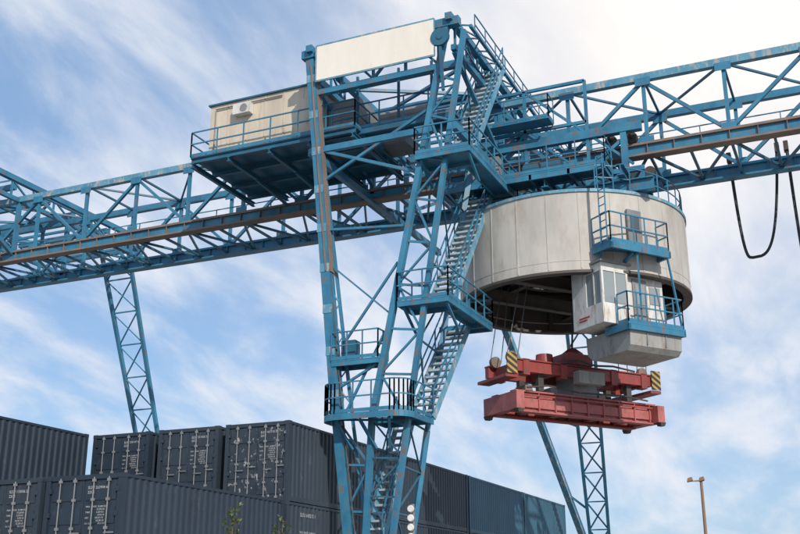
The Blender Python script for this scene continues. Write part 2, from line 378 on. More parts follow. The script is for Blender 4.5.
MB().box(cx-0.45, cx+0.45, YN-3.4, YN+7.2, 0.62, 1.25).build('bogie_beam', BLUE_D, crane)
for y in (YN-2.8, YN-1.6, YN+5.4, YN+6.6): MB().tube([(cx-0.12, y, 0.36), (cx+0.12, y, 0.36)], 0.33, 20).build('bogie_wheel', DARK, crane)

# portal top
XL, XRt = LT.x, -12.15
tb = MB().bar((XL-0.4, YN, ZT-0.15), (XRt+0.35, YN, ZT-0.15), 0.3, 0.34).bar((XL, YN, ZT-1.9), (XRt-0.5, YN, ZT-1.9), 0.2, 0.22)
tb.lattice((XL, YN, ZT-1.8), (XRt-0.5, YN, ZT-1.8), (XL, YN, ZT-0.3), (XRt-0.5, YN, ZT-0.3), 4, 0.1)
tb.build('top_beam', BLUE, crane)
bdo = MB().box(-17.62, -12.72, YN-0.34, YN-0.28, ZT-1.52, ZT-0.06).build('blank_sign_board', BOARD, crane, 'plain cream white board across the top of the portal')
fr = MB()
for x in (-17.66, -12.70): fr.bar((x, YN-0.31, ZT-1.56), (x, YN-0.31, ZT-0.02), 0.05)
for z in (ZT-1.56, ZT-0.02): fr.bar((-17.66, YN-0.31, z), (-12.70, YN-0.31, z), 0.06)
fr.build('board_frame', BLUE_L, bdo)
YE = 47.0
for x in (XL, XRt):
    b = MB(); b.bar((x, YN-0.3, ZT), (x, YE, ZT), 0.26, 0.28).bar((x, YN+0.2, ZT-1.05), (x, YE, ZT-1.05), 0.2, 0.22)
    b.lattice((x, YN+0.4, ZT-0.95), (x, YE-0.2, ZT-0.95), (x, YN+0.4, ZT-0.12), (x, YE-0.2, ZT-0.12), 12, 0.085)
    b.build('portal_beam', BLUE, crane)
x = XRt+0.62
b = MB().bar((x, YN+0.4, ZT-0.2), (x, YE, ZT-0.2), 0.12)
b.lattice((XRt, YN+0.4, ZT-0.02), (XRt, YE, ZT-0.02), (x, YN+0.4, ZT-0.2), (x, YE, ZT-0.2), 14, 0.05)
wko = b.build('beam_walkway', BLUE, crane)
MB().rail([(x, YN+0.9, ZT-0.35), (x, YE, ZT-0.35)], 0.9, 1.2, 0.02, False).build('railing', BLUE, wko)
b = MB()
for y in (34.2, 36.9, 39.3, 41.6, 44.2, YE): b.bar((XL, y, ZT-0.5), (XRt, y, ZT-0.5), 0.24, 0.3)
b.lattice((XL, 34.2, ZT-0.5), (XL, YE, ZT-0.5), (XRt, 34.2, ZT-0.5), (XRt, YE, ZT-0.5), 4, 0.13, cross=True)
for x in (XL, XRt):
    for y in (G1, G2): b.bar((x, y, ZT-1.1), (x, y, ZB), 0.2)
    b.bar((x, YN+0.3, ZT-1.2), (x, G1, ZB+0.4), 0.16); b.bar((x, 46, ZT-1.1), (x, G2, ZB+0.4), 0.16)
    b.bar((x, YN+0.1, ZB-0.3), (x, G2+4, ZB-0.3), 0.22, 0.28)
b.bar((XL, YN+0.1, ZB-0.3), (XRt-0.8, YN+0.1, ZB-0.3), 0.2, 0.24)
b.build('cross_beams', BLUE, crane)
sv = MB(); p = atY(440, 37, YN-0.3)
sv.tube([p+V((0,-0.07,0)), p+V((0,0.07,0))], 0.36, 20); sv.bar(p+V((0,0,-0.4)), p+V((0.1,0,-2.2)), 0.10)
sv.tube([p+V((0,-0.1,0)), p+V((0,0.1,0))], 0.12, 12)
sv.build('sheave_wheel', BLUE_D, crane)
wk = MB().box(XL+0.3, XRt-0.4, 33.0, 33.8, ZT-3.2, ZT-3.12); wk.bar((XL, 33.0, ZT-3.28), (XRt-0.4, 33.0, ZT-3.28), 0.12, 0.2)
wk.bar((XL, 33.8, ZT-3.28), (XRt-0.4, 33.8, ZT-3.28), 0.12, 0.2)
for x in (-16.8, -15, -13.6): wk.bar((x, 33.4, ZT-3.2), (x, 33.4, ZT-0.6), 0.09)
wko = wk.build('service_walkway', BLUE_D, crane)
MB().rail([(XL+0.3, 33.0, ZT-3.12), (XRt-0.4, 33.0, ZT-3.12)], 1.05, 1.0).build('railing', BLUE, wko)
MB().box(-16.9, -15.4, 35.0, 36.3, ZT-3.0, ZT-1.7).build('drive_cabinet', GREY, crane)
MB().tube([(-16.2, 34.6, ZT-2.2), (-14.2, 34.6, ZT-2.2)], 0.4, 18).build('drive_motor', GREY, crane)

# stairs and landings
def flight(top, bot, w=0.92):
    top = V(top); bot = V(bot); m = MB(); sx = V((w/2, 0, 0))
    for s in (-1, 1): m.bar(bot+sx*s, top+sx*s, 0.05, 0.22)
    o = m.build('stair_flight', BLUE_L, crane)
    t = MB(); n = max(3, int(round((top.z-bot.z)/0.27)))
    for i in range(1, n):
        p = bot.lerp(top, i/n); t.box(p.x-w/2+0.03, p.x+w/2-0.03, p.y-0.14, p.y+0.12, p.z-0.035, p.z+0.035)
    t.build('stair_treads', STEP, o)
    r = MB()
    for s in (-1, 1):
        for h in (1.0, 0.55): r.bar(bot+sx*s+V((0,0,h)), top+sx*s+V((0,0,h)), 0.04)
        k = max(2, int((top-bot).length/1.2))
        for i in range(k+1):
            p = bot.lerp(top, i/k)+sx*s; r.bar(p, p+V((0,0,1.0)), 0.04)
    r.build('handrail', BLUE, o)
def deck(x0, x1, y0, y1, z, mb):
    mb.box(x0, x1, y0, y1, z-0.05, z)
    for y in (y0+0.04, y1-0.04): mb.bar((x0, y, z-0.13), (x1, y, z-0.13), 0.07, 0.15)
    for x in (x0+0.04, x1-0.04): mb.bar((x, y0+0.08, z-0.13), (x, y1-0.08, z-0.13), 0.07, 0.15)
def landing(x0, x1, y0, y1, z, xs):
    m = MB(); deck(x0, x1, y0, y0+1.3, z, m); deck(xs, x1, y0+1.31, y1-0.71, z, m); deck(x0, x1, y1-0.7, y1, z, m)
    for x in (x0+0.2, x1-0.1): m.bar((x, y0+0.1, z-0.2), (x, y0+1.2, z-0.9), 0.08)
    o = m.build('landing', BLUE, crane)
    MB().rail([(x0, y0+1.3, z), (x0, y0, z), (x1, y0, z), (x1, y1, z), (x0, y1, z)], 1.05, 0.9).build('railing', BLUE, o)
landing(-13.5, -11.4, YN-0.35, 36.9, 15.4+CZ, -12.1)
landing(-14.25, -12.35, YN-0.2, 36.2, 10.05+CZ, -13.0)
flight((-11.95, 35.9, ZT-0.2), (-12.3, 32.8, 15.4+CZ))
flight((-12.68, 36.2, 15.4+CZ), (-13.15, 32.9, 10.05+CZ))
flight((-13.5, 35.6, 10.05+CZ), (-13.95, 33.0, 6.15+CZ))
z = 6.15+CZ
def arc(cx_, cy_, r, t0, t1, n=6): return [(cx_+r*math.cos(math.radians(t0+(t1-t0)*i/n)), cy_+r*math.sin(math.radians(t0+(t1-t0)*i/n))) for i in range(n+1)]
front = [(-16.85, YN+0.9)]+arc(-16.25, YN-0.3, 0.6, 180, 270)+arc(-14.2, YN-0.3, 0.6, 270, 360)+[(-13.55, 33.1)]
m = MB().prism(front[1:-1]+[(-13.6, YN-0.04), (-16.85, YN-0.04)], z-0.05, z)
for a, b in zip(front[:-1], front[1:]): m.bar((a[0], a[1], z-0.12), (b[0], b[1], z-0.12), 0.05, 0.2)
deck(-14.5, -13.6, YN+0.0, 33.1, z, m); deck(-15.4, -14.6, YN+0.3, 33.2, z, m)
for x in (-16.3, -15.4, -14.3): m.bar((x, YN-0.7, z-0.2), (x+(0.3 if x < -15 else -0.3), YN, z-1.1), 0.09)
o = m.build('landing', BLUE, crane)
r = MB().rail([(q[0], q[1], z) for q in front], 1.05, 0.7, 0.022); r.build('railing', BLUE, o)
flight((-14.9, 33.7, z), (-15.3, 32.1, 3.9), 0.6)
flight((-15.4, 34.3, 0.05), (-15.4, 32.2, 3.8), 0.6)
zb = 8.15+CZ
m = MB(); deck(-16.75, -14.95, YN-0.25, YN+0.6, zb, m); m.bar((-15.1, YN, zb-0.2), (-16.7, YN, zb-1.0), 0.08); o = m.build('balcony', BLUE, crane)
MB().rail([(-16.75, YN-0.25, zb), (-14.95, YN-0.25, zb), (-14.95, YN+0.6, zb)], 1.0, 0.55, 0.022).build('railing', BLUE, o)
MB().box(-16.5, -15.95, YN+0.0, YN+0.4, zb+0.01, zb+0.75).build('switch_box', BLUE_D, crane)

# machine house
hz = 17.6+CZ
PX0 = -23.95
m = MB(); m.box(PX0, -16.4, 32.4, 36.9, hz-0.08, hz-0.02)
for y in (32.5, 34.0, 35.5, 36.8): m.ibeam((PX0, y, hz-0.19), (-16.4, y, hz-0.19), 0.14, 0.22, 0.03)
for x in (PX0+0.1, -22.1, -20.2, -18.4, -16.5): m.ibeam((x, 32.4, hz-0.41), (x, 37.2, hz-0.41), 0.14, 0.2, 0.03)
for x in (-22.1, -20.2, -18.4): m.bar((x, 34.6, hz-0.5), (x, G1-0.2, ZB+0.1), 0.10)
hp = m.build('house_platform', BLUE_D, crane)
MB().rail([(PX0, 36.8, hz-0.02), (PX0, 32.4, hz-0.02), (-16.4, 32.4, hz-0.02), (-16.4, 35.0, hz-0.02)], 1.1, 1.3).build('railing', BLUE, hp)
hx0, hx1, hy0, hy1, h1 = -23.5, -18.15, 33.0, 36.7, 20.05+CZ
m = MB().box(hx0, hx1, hy0, hy1, hz, h1)
for i in range(1, 6):
    x = hx0+(hx1-hx0)*i/6; m.box(x-0.02, x+0.02, hy0-0.018, hy0+0.01, hz+0.05, h1-0.05)
house = m.build('machine_house', CREAM, crane)
MB().box(hx0-0.08, hx1+0.08, hy0-0.09, hy1+0.08, h1+0.003, h1+0.07).build('roof', BLUE_D, house)
MB().box(-18.10, -16.7, 33.4, 35.6, hz, h1-0.75).build('electrical_cabinet', GREY, crane)
ac = MB().box(-22.2, -21.4, hy0-0.32, hy0-0.02, h1-0.75, h1-0.28).build('air_conditioner', WHITE, house)
MB().tube([(-21.68, hy0-0.34, h1-0.52), (-21.68, hy0-0.322, h1-0.52)], 0.17, 18).build('fan_grille', GREY, ac)
MB().box(-19.4, -18.6, hy0-0.03, hy0-0.003, hz+0.02, hz+1.9).build('door', CREAM, house)
MB().tube([(-23.2, hy0-0.06, hz+0.1), (-23.2, hy0-0.06, h1-0.2), (-20.0, hy0-0.06, h1-0.2)], 0.03, 6).build('conduit', GREY, house)

# far leg of the main portal (splayed away)
def S(px, py): return atSplay(px, py, K0, K)
a0, a1 = S(532, 400), S(582, 534); b0, b1 = S(577, 420), S(590, 534); c0_, c1_ = S(600, 420), S(609, 534)
zt, zg = 18.8+CZ, 0.35
A = (alongZ(a0, a1, zt), alongZ(a0, a1, zg)); B = (alongZ(b0, b1, zt), alongZ(b0, b1, zg)); C_ = (alongZ(c0_, c1_, zt), alongZ(c0_, c1_, zg))
MB().bar(*A, 0.34, 0.34).build('leg', BLUE_L, crane)
m = MB().bar(*B, 0.18, 0.18).bar(*C_, 0.18, 0.18); m.lattice(B[0], B[1], C_[0], C_[1], 14, 0.07, cross=True); m.build('leg', BLUE, crane)
for q in (0.42, 0.62, 0.74): MB().bar(A[0].lerp(A[1], q), B[0].lerp(B[1], q+0.04), 0.10).build('diagonal_brace', BLUE, crane)
m = MB(); m.bar(A[0]+V((0,0,-0.1)), V((C_[0].x, A[0].y, A[0].z-0.1)), 0.3, 0.34)
m.bar(A[0], V((XL, YE, ZT)), 0.26); m.bar(C_[0], V((XRt, YE, ZT)), 0.26); m.build('leg_head', BLUE, crane)
MB().box(-18.6, -13.4, A[1].y-0.45, A[1].y+0.45, 0.3, 0.9).build('bogie_beam', BLUE_D, crane)

# left portal
PX, PX2 = -38.1, -44.6
for x in (PX, PX2):
    b = MB(); b.bar((x, YN-0.3, ZT), (x, YE+0.6, ZT), 0.26, 0.28).bar((x, YN+0.2, ZT-1.05), (x, YE+0.6, ZT-1.05), 0.2, 0.22)
    b.lattice((x, YN+0.4, ZT-0.95), (x, YE+0.4, ZT-0.95), (x, YN+0.4, ZT-0.12), (x, YE+0.4, ZT-0.12), 10, 0.09)
    b.build('portal_beam', BLUE, crane)
b = MB()
for y in (32, 34.5, 37, 39.3, 41.4, 44.2, YE+0.5): b.bar((PX2, y, ZT-0.4), (PX, y, ZT-0.4), 0.22, 0.28)
b.lattice((PX2, 32, ZT-0.4), (PX2, YE, ZT-0.4), (PX, 32, ZT-0.4), (PX, YE, ZT-0.4), 4, 0.13, cross=True)
for x in (PX, PX2):
    for y in (G1, G2): b.bar((x, y, ZT-1.1), (x, y, ZB), 0.2)
    b.bar((x, YN+0.3, ZT-1.1), (x, G1, ZB), 0.18); b.bar((x, YE, ZT-1.1), (x, G2, ZB), 0.18)
b.build('cross_beams', BLUE, crane)
K1 = 0.39; y1_ = 47.4+K1*18.4
def S2(px, py): return atSplay(px, py, y1_, K1)
p0, p1 = S2(107, 282), S2(135, 430); q0, q1 = S2(133, 280), S2(157, 430)
Pm = (alongZ(p0, p1, 20.4+CZ), alongZ(p0, p1, 0.3)); Qm = (alongZ(q0, q1, 20.4+CZ), alongZ(q0, q1, 0.3))
m = MB().bar(*Pm, 0.20).bar(*Qm, 0.20); m.lattice(Pm[0], Pm[1], Qm[0], Qm[1], 12, 0.075, cross=True); m.build('leg', BLUE, crane)
m = MB().bar((PX2, YN, ZT), (PX2+1.6, YN, 0.3), 0.34).bar((PX, YN, ZT), (PX2+3.6, YN, 0.3), 0.28)
m.lattice((PX2, YN, ZT), (PX2+1.6, YN, 0.3), (PX, YN, ZT), (PX2+3.6, YN, 0.3), 7, 0.12); m.build('leg', BLUE, crane)

# ------------------------------------------------------------ trolley with slewing drum
DC = V((-9.95, 39.3, 0)); DR = 4.52; DT, DB = 14.55+CZ, 11.35+CZ
tr = thing('crane_trolley', (DC.x, DC.y, DB), 'round pale grey slewing drum trolley with operator cab, hung under the crane bridge', 'crane trolley')
e1 = V((0.611, 0.791, 0)).normalized(); e2 = V((0.791, -0.611, 0)).normalized()
def Q(a, b, z): return DC + e1*a + e2*b + V((0,0,z))
shell = MB().ring(DC, DR-0.05, DR, DB+0.1, DT-0.1, 96).build('drum_shell', DRUM, tr, sm=True)
m = MB()
for k in range(24):
    t = 2*math.pi*k/24+0.06; c, s_ = math.cos(t), math.sin(t); p = DC+V((c, s_, 0))*(DR+0.006)
    m.bar(p+V((0,0,DB+0.15)), p+V((0,0,DT-0.15)), 0.05, 0.02, V((c, s_, 0)))
m.build('panel_seams', DRUM, shell)
MB().ring(DC, DR-0.16, DR+0.05, DT-0.10, DT+0.02, 96).build('drum_rim', BLUE_L, tr)
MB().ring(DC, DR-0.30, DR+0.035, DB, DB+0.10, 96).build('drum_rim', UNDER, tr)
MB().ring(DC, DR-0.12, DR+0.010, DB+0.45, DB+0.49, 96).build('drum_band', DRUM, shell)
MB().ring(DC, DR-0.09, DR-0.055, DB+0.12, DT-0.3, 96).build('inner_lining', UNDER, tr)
MB().ring(DC, 0.9, DR-0.12, DT-0.28, DT-0.2, 64).build('drum_deck', DARK, tr)
m = MB()
for s in (-1.3, 1.3):
    L = math.sqrt((DR-0.2)**2-s*s)
    m.ibeam(Q(-L, s, DB+0.35), Q(L, s, DB+0.35), 0.3, 0.5); m.ibeam(Q(s*1.7, -L*0.9, DB+0.75), Q(s*1.7, L*0.9, DB+0.75), 0.26, 0.4)
for k in range(16):
    t = 2*math.pi*k/16+0.1; q = V((math.cos(t), math.sin(t), 0))
    m.bar(DC+q*1.0+V((0,0,DT-0.42)), DC+q*(DR-0.15)+V((0,0,DT-0.42)), 0.14, 0.26)
    m.bar(DC+q*(DR-0.18)+V((0,0,DB+0.14)), DC+q*(DR-0.18)+V((0,0,DT-0.5)), 0.16, 0.12)
m.ring(DC, 2.5, 2.75, DB+1.4, DB+1.75, 48); m.ring(DC, DR-0.5, DR-0.3, DB+1.5, DB+1.65, 64)
m.build('drum_frame', UNDER, tr)
for s in (-1, 1):
    m = MB().tube([Q(s*2.2, -0.95, DB+1.2), Q(s*2.2, 0.95, DB+1.2)], 0.45, 20)
    m.box(s*2.2-0.5, s*2.2+0.5, 0.9, 1.6, DB+0.9, DB+1.6, Q); m.build('hoist_winch', UNDER, tr)
uz = DT+0.02
m = MB()
for y in (-3.0, 3.0): m.ibeam(DC+V((-4.0, y, uz+0.3)), DC+V((4.0, y, uz+0.3)), 0.3, 0.5)
for x in (-2.9, 0, 2.9): m.ibeam(DC+V((x, -3.6, uz+0.8)), DC+V((x, 3.6, uz+0.8)), 0.26, 0.44)
for x in (-2.9, 2.9):
    for y in (-2.45, 2.45):
        m.bar(DC+V((x, y, uz+1.0)), DC+V((x, y, ZB+0.75)), 0.24); m.bar(DC+V((x*0.25, y, uz+1.0)), DC+V((x, y, ZB+0.3)), 0.13)
for y in (-2.45, 2.45):
    m.bar(DC+V((-3.6, y, ZB+0.72)), DC+V((3.6, y, ZB+0.72)), 0.3, 0.34)
    m.bar(DC+V((-3.6, y, uz+1.2)), DC+V((3.6, y, uz+1.2)), 0.16, 0.2)
m.build('carriage_frame', BLUE, tr)
for x in (-3.1, -2.3, 2.3, 3.1):
    for y in (G1, G2):
        m = MB().tube([(DC.x+x, y-0.09, ZB+0.50), (DC.x+x, y+0.09, ZB+0.50)], 0.24, 18); m.tube([(DC.x+x, y-0.6*(1 if y == G1 else -1), ZB+0.5), (DC.x+x, y, ZB+0.5)], 0.05, 8); m.build('rail_wheel', DARK, tr)
MB().ring(DC, 2.9, 3.25, uz, uz+0.12, 64).build('slew_ring', DARK, tr)
m = MB(); m.box(DC.x-4.2, DC.x+2.4, 35.5, 36.7, ZB-1.15, ZB-1.08)
for x in (-4.1, -2.4, -0.5, 1.0, 2.3): m.bar((DC.x+x, 35.5, ZB-1.25), (DC.x+x, 36.9, ZB-1.25), 0.1, 0.2)
m.bar((DC.x-4.2, 35.55, ZB-1.25), (DC.x+2.4, 35.55, ZB-1.25), 0.1, 0.22)
sp_ = m.build('service_platform', BLUE, tr)
MB().rail([(DC.x-4.2, 36.7, ZB-1.08), (DC.x-4.2, 35.5, ZB-1.08), (DC.x+2.4, 35.5, ZB-1.08), (DC.x+2.4, 36.7, ZB-1.08)], 1.05, 1.1, 0.02).build('railing', BLUE, sp_)
m = MB()
for x in (-3.5, -1, 1.5): m.bar((DC.x+x, 36.85, ZB-1.1), (DC.x+x, 36.85, ZC+0.1), 0.12)
m.bar((DC.x-3.5, 36.85, ZC+0.1), (DC.x+1.5, 36.85, ZC+0.1), 0.12); m.bar((DC.x-3.5, 36.85, ZB+1.3), (DC.x+1.5, 36.85, ZB+1.3), 0.12)
m.bar((DC.x-3.5, 36.85, ZB-1.0), (DC.x-1, 36.85, ZB+1.2), 0.08); m.bar((DC.x+1.5, 36.85, ZB-1.0), (DC.x-1, 36.85, ZB+1.2), 0.08)
m.bar((DC.x-1, 36.85, ZC+0.1), (DC.x+3.2, 36.85, ZB-0.8), 0.10)
m.build('side_frame', BLUE, tr)
m = MB(); m.box(DC.x-3.4, DC.x+0.2, 36.0, 36.75, ZB+1.36, ZB+1.42); sp_ = m.build('service_platform', BLUE, tr)
MB().rail([(DC.x-3.4, 36.0, ZB+1.42), (DC.x+0.2, 36.0, ZB+1.42), (DC.x+0.2, 36.75, ZB+1.42)], 1.0, 0.9, 0.02).build('railing', BLUE, sp_)
MB().box(DC.x-3.0, DC.x-1.9, 36.0, 36.6, ZB-1.06, ZB+0.1).build('control_cabinet', GREY, tr)
MB().tube([(DC.x-0.9, 36.2, ZB-0.7), (DC.x+0.6, 36.2, ZB-0.7)], 0.30, 18).build('slew_motor', BLUE_D, tr)
m = MB(); k0 = 40
for k in range(k0):
    t0 = 2*math.pi*k/k0; t1 = 2*math.pi*(k+1)/k0
    p = DC+V((math.cos(t0), math.sin(t0), 0))*(DR-0.08)+V((0,0,DT)); q = DC+V((math.cos(t1), math.sin(t1), 0))*(DR-0.08)+V((0,0,DT))
    if -2.6 < math.atan2(p.y-DC.y, p.x-DC.x) < -1.15: continue
    m.bar(p, p+V((0,0,1.0)), 0.04)
    for h in (0.52, 1.0): m.bar(p+V((0,0,h)), q+V((0,0,h)), 0.035)
m.build('drum_railing', BLUE, tr)
# operator cab
c0z, c1z = 9.42+CZ, 11.62+CZ
ca0, ca1, cb0, cb1 = -2.2, -1.0, 2.7, 4.4
m = MB(); m.box(ca0, ca1, cb0, cb1, c0z, c0z+0.72, Q); m.box(ca0, ca1, cb0, cb1, c1z-0.3, c1z, Q)
for a in (ca0, ca1-0.09):
    for b in (cb0, cb1-0.09): m.box(a, a+0.09, b, b+0.09, c0z+0.72, c1z-0.3, Q)
m.box(ca0+0.005, ca0+0.05, 2.78, 3.5, c0z+0.72, c1z-0.3, Q)
m.box(-1.62, -1.56, cb1-0.06, cb1-0.005, c0z+0.72, c1z-0.3, Q)
m.box(ca0+0.01, ca0+0.05, 3.9, 3.95, c0z+0.72, c1z-0.3, Q)
cab = m.build('operator_cab', WHITE, tr)
MB().box(ca0+0.03, ca0+0.045, 3.5, cb1-0.09, c0z+0.72, c1z-0.3, Q).build('side_window', GLASS2, cab)
MB().box(ca0+0.09, ca1-0.09, cb1-0.05, cb1-0.03, c0z+0.72, c1z-0.3, Q).build('front_window', GLASS2, cab)
MB().box(ca0+0.09, ca1-0.09, cb0+0.03, cb0+0.05, c0z+0.72, c1z-0.3, Q).build('rear_window', GLASS2, cab)
MB().box(ca0-0.10, ca1+0.1, cb0-0.1, cb1+0.12, c1z+0.003, c1z+0.07, Q).build('roof', GREY, cab)
MB().box(ca0-0.02, ca0-0.006, cb0+0.35, cb0+0.95, c0z+0.34, c0z+0.39, Q).box(ca0-0.02, ca0-0.006, cb0+0.35, cb0+0.8, c0z+0.24, c0z+0.29, Q).build('red_marking', REDLET, cab)
PA0, PA1 = -1.65, 0.85
an = MB().box(-0.99, PA1-0.03, 2.5, 4.15, c0z-0.07, c1z-0.06, Q).build('cab_annex', WHITE, tr)
MB().box(-1.02, PA1+0.04, 2.5, 4.22, c1z-0.056, c1z+0.0, Q).build('roof', GREY, an)
dr = MB().box(-0.62, 0.02, 4.16, 4.20, c0z-0.02, c0z+1.85, Q).build('door', GREY, an)
MB().box(-0.51, -0.09, 4.205, 4.215, c0z+0.9, c0z+1.65, Q).build('door_window', GLASS2, dr)
MB().box(0.18, 0.68, 4.16, 4.175, c0z+1.0, c0z+1.65, Q).build('annex_window', GLASS2, an)
m = MB().box(PA0-0.05, PA1+0.05, 3.8, 5.1, c0z-0.16, c0z-0.08, Q)
for a in (PA0, PA1): m.bar(Q(a, 3.8, c0z-0.25), Q(a, 5.1, c0z-0.25), 0.1, 0.18)
m.bar(Q(PA0-0.05, 5.05, c0z-0.25), Q(PA1+0.05, 5.05, c0z-0.25), 0.1, 0.2)
m.bar(Q(PA1, 5.0, c0z-0.1), Q(0.3, 5.1, 12.0+CZ), 0.06); m.bar(Q(-1.0, 5.0, c0z-0.1), Q(-1.0, 5.0, 12.0+CZ), 0.06)
cp_ = m.build('cab_platform', BLUE, tr)
MB().rail([Q(PA0, 4.5, c0z-0.08), Q(PA0, 5.05, c0z-0.08), Q(PA1, 5.05, c0z-0.08), Q(PA1, 4.2, c0z-0.08)], 1.1, 0.42, 0.022).build('railing', BLUE, cp_)
m = MB(); prof = [(2.55, -0.17), (2.6, -0.80), (2.85, -1.02), (4.75, -1.02), (4.93, -0.85), (4.98, -0.17)]
for a in (-1.55, 0.79):
    for b, zz in prof: m.v.append(Q(a, b, c0z+zz))
k = len(prof)
for i in range(k-1): m.f.append((i, i+1, i+1+k, i+k))
m.f.append(tuple(range(k))); m.f.append(tuple(range(2*k-1, k-1, -1))); m.f.append((0, k, 2*k-1, k-1))
hs = m.build('underslung_housing', PALE, tr)
for a in (-0.8, 0.05): MB().box(a-0.02, a+0.02, 4.94, 4.995, c0z-0.80, c0z-0.38, Q).build('housing_seam', GREY, hs)
bz = 12.2+CZ
m = MB().box(-2.3, 0.45, 4.05, 5.15, bz-0.06, bz, Q)
for a in (-2.25, -0.9, 0.4): m.bar(Q(a, 4.1, bz-0.15), Q(a, 5.15, bz-0.15), 0.1, 0.2)
m.bar(Q(-2.3, 5.1, bz-0.16), Q(0.45, 5.1, bz-0.16), 0.1, 0.2)
m.bar(Q(-2.1, 4.3, bz-0.2), Q(-2.1, 4.2, c1z+0.1), 0.1); m.bar(Q(-1.1, 4.9, bz-0.2), Q(-1.1, 4.3, c1z+0.1), 0.1)
bo = m.build('balcony', BLUE, tr)
MB().rail([Q(-2.25, 4.1, bz), Q(-2.25, 5.1, bz), Q(0.4, 5.1, bz), Q(0.4, 4.5, bz)], 1.1, 0.55, 0.022).build('railing', BLUE, bo)
dr = MB().box(-0.95, -0.3, 4.47, 4.56, bz+0.02, bz+1.6, Q).build('drum_door', GREY, tr)
MB().box(-0.83, -0.42, 4.565, 4.575, bz+0.8, bz+1.35, Q).build('door_window', GLASS, dr)
m = MB()
for b in (4.65, 5.0): m.bar(Q(-2.32, b, bz), Q(-2.32, b, DT+1.0), 0.04)
for i in range(11): m.bar(Q(-2.32, 4.65, bz+0.2+i*0.3), Q(-2.32, 5.0, bz+0.2+i*0.3), 0.028)
m.build('ladder', BLUE, tr)

# ------------------------------------------------------------ spreader
SZ = CZ
spd = thing('container_spreader', (DC.x, DC.y, 6.7+SZ), 'faded red container spreader with yellow and black end plates hanging on ropes below the drum', 'spreader')
H = 3.32
def SQ(a, b, z): return DC + e1*(a-0.22) + e2*b + V((0,0,z+SZ))
for s in (-1, 1):
    m = MB().ibeam(SQ(-H, s*0.62, 7.15), SQ(H, s*0.62, 7.15), 0.36, 0.80, 0.06)
    for i in range(9):
        a = -H+0.3+i*(2*H-0.6)/8; m.box(a-0.02, a+0.02, s*0.62-0.17, s*0.62+0.17, 6.82, 7.48, SQ)
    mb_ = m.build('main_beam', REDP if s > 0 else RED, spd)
    MB().bar(SQ(-H+0.2, s*0.82, 7.38), SQ(H-0.2, s*0.82, 7.38), 0.04, 0.07).build('slide_strip', RED, mb_)
    MB().bar(SQ(-H+0.2, s*0.66, 7.1), SQ(H-0.2, s*0.66, 7.1), 0.16, 0.34).build('inner_tube', REDP, mb_)
for a in (-2.3, -0.9, 0.9, 2.3): MB().box(a-0.15, a+0.15, -0.43, 0.43, 6.85, 7.3, SQ).build('cross_member', RED, spd)
for s in (-1, 1):
    eb = MB().box(s*H-0.17, s*H+0.17, -1.1, 1.1, 6.80, 7.45, SQ).build('end_beam', REDP, spd)
    for t in (-1, 1):
        m = MB(); c = (s*(H+0.02), t*1.02)
        m.v = [SQ(c[0]+dx, c[1]+dy, z) for z, r in ((6.795, 0.14), (6.66, 0.10)) for dx, dy in ((-r,-r),(r,-r),(r,r),(-r,r))]
        m.f = [(0,1,2,3),(7,6,5,4),(0,4,5,1),(1,5,6,2),(2,6,7,3),(3,7,4,0)]
        m.build('corner_guide', DARK, eb)
for s in (-1, 1):
    m = MB().bar(SQ(-3.5, s*0.8, 8.42), SQ(3.1, s*0.8, 8.42), 0.24, 0.40)
    for a in (-2.9, -1.2, 1.2, 2.7): m.box(a-0.14, a+0.14, s*0.8-0.17, s*0.8+0.17, 8.1, 8.70, SQ)
    m.bar(SQ(-3.5, s*0.8, 8.66), SQ(3.1, s*0.8, 8.66), 0.34, 0.05)
    m.build('head_frame_beam', RED, spd)
for a in (-3.1, -1.5, 1.5, 2.9): MB().box(a-0.12, a+0.12, -0.66, 0.66, 8.25, 8.60, SQ).build('head_frame_crossbar', RED, spd)
for a in (-2.1, 2.1):
    for b in (-0.62, 0.62): MB().box(a-0.12, a+0.12, b-0.1, b+0.1, 7.56, 8.22, SQ).build('twistlock_post', DARK, spd)
for s, ae in ((-1, -3.58), (1, 3.25)):
    MB().box(ae-0.22, ae+0.22, 0.98, 1.03, 8.08, 8.84, SQ).build('striped_plate', STRIPE, spd)
    MB().box(ae-0.26, ae+0.26, -0.95, 0.97, 7.95, 8.06, SQ).build('sheave_bracket', RED, spd)
    for b in (-0.55, 0.55):
        MB().tube([SQ(ae-s*0.3, b-0.08, 8.80), SQ(ae-s*0.3, b+0.08, 8.80)], 0.22, 20).build('rope_sheave', RUSTB, spd)
MB().box(-1.0, 0.2, -0.55, 0.95, 8.72, 9.15, SQ).build('power_unit', RED, spd)
MB().box(-0.5, 0.6, -0.5, 0.6, 7.6, 8.6, SQ).build('slewing_block', GREY, spd)
MB().box(-0.75, 0.45, 0.93, 1.3, 7.95, 8.42, SQ).build('valve_box', PALE, spd)
MB().tube([SQ(-1.6, 0.3, 8.62), SQ(-1.6, 0.3, 9.1)], [0.36, 0.32], 18).build('cable_basket', RED, spd)
MB().tube([SQ(-0.1, 0.1, 9.16), SQ(-0.1, 0.1, 9.35), SQ(-0.1, 0.1, 9.55)], [0.42, 0.42, 0.16], 18).build('cable_funnel', RED, spd)
MB().tube([SQ(-1.2, 1.0, 8.72), SQ(-0.6, 1.15, 8.82), SQ(0.2, 1.1, 8.72), SQ(1.1, 1.05, 8.8), SQ(2.2, 1.0, 8.72)], 0.04, 8).build('hydraulic_hose', DARK, spd)
MB().tube([SQ(-2.9, 0.95, 7.62), SQ(-2.0, 1.0, 7.75), SQ(-0.5, 0.98, 7.62), SQ(1.5, 1.0, 7.7), SQ(2.8, 0.95, 7.62)], 0.032, 8).build('hydraulic_hose', DARK, spd)
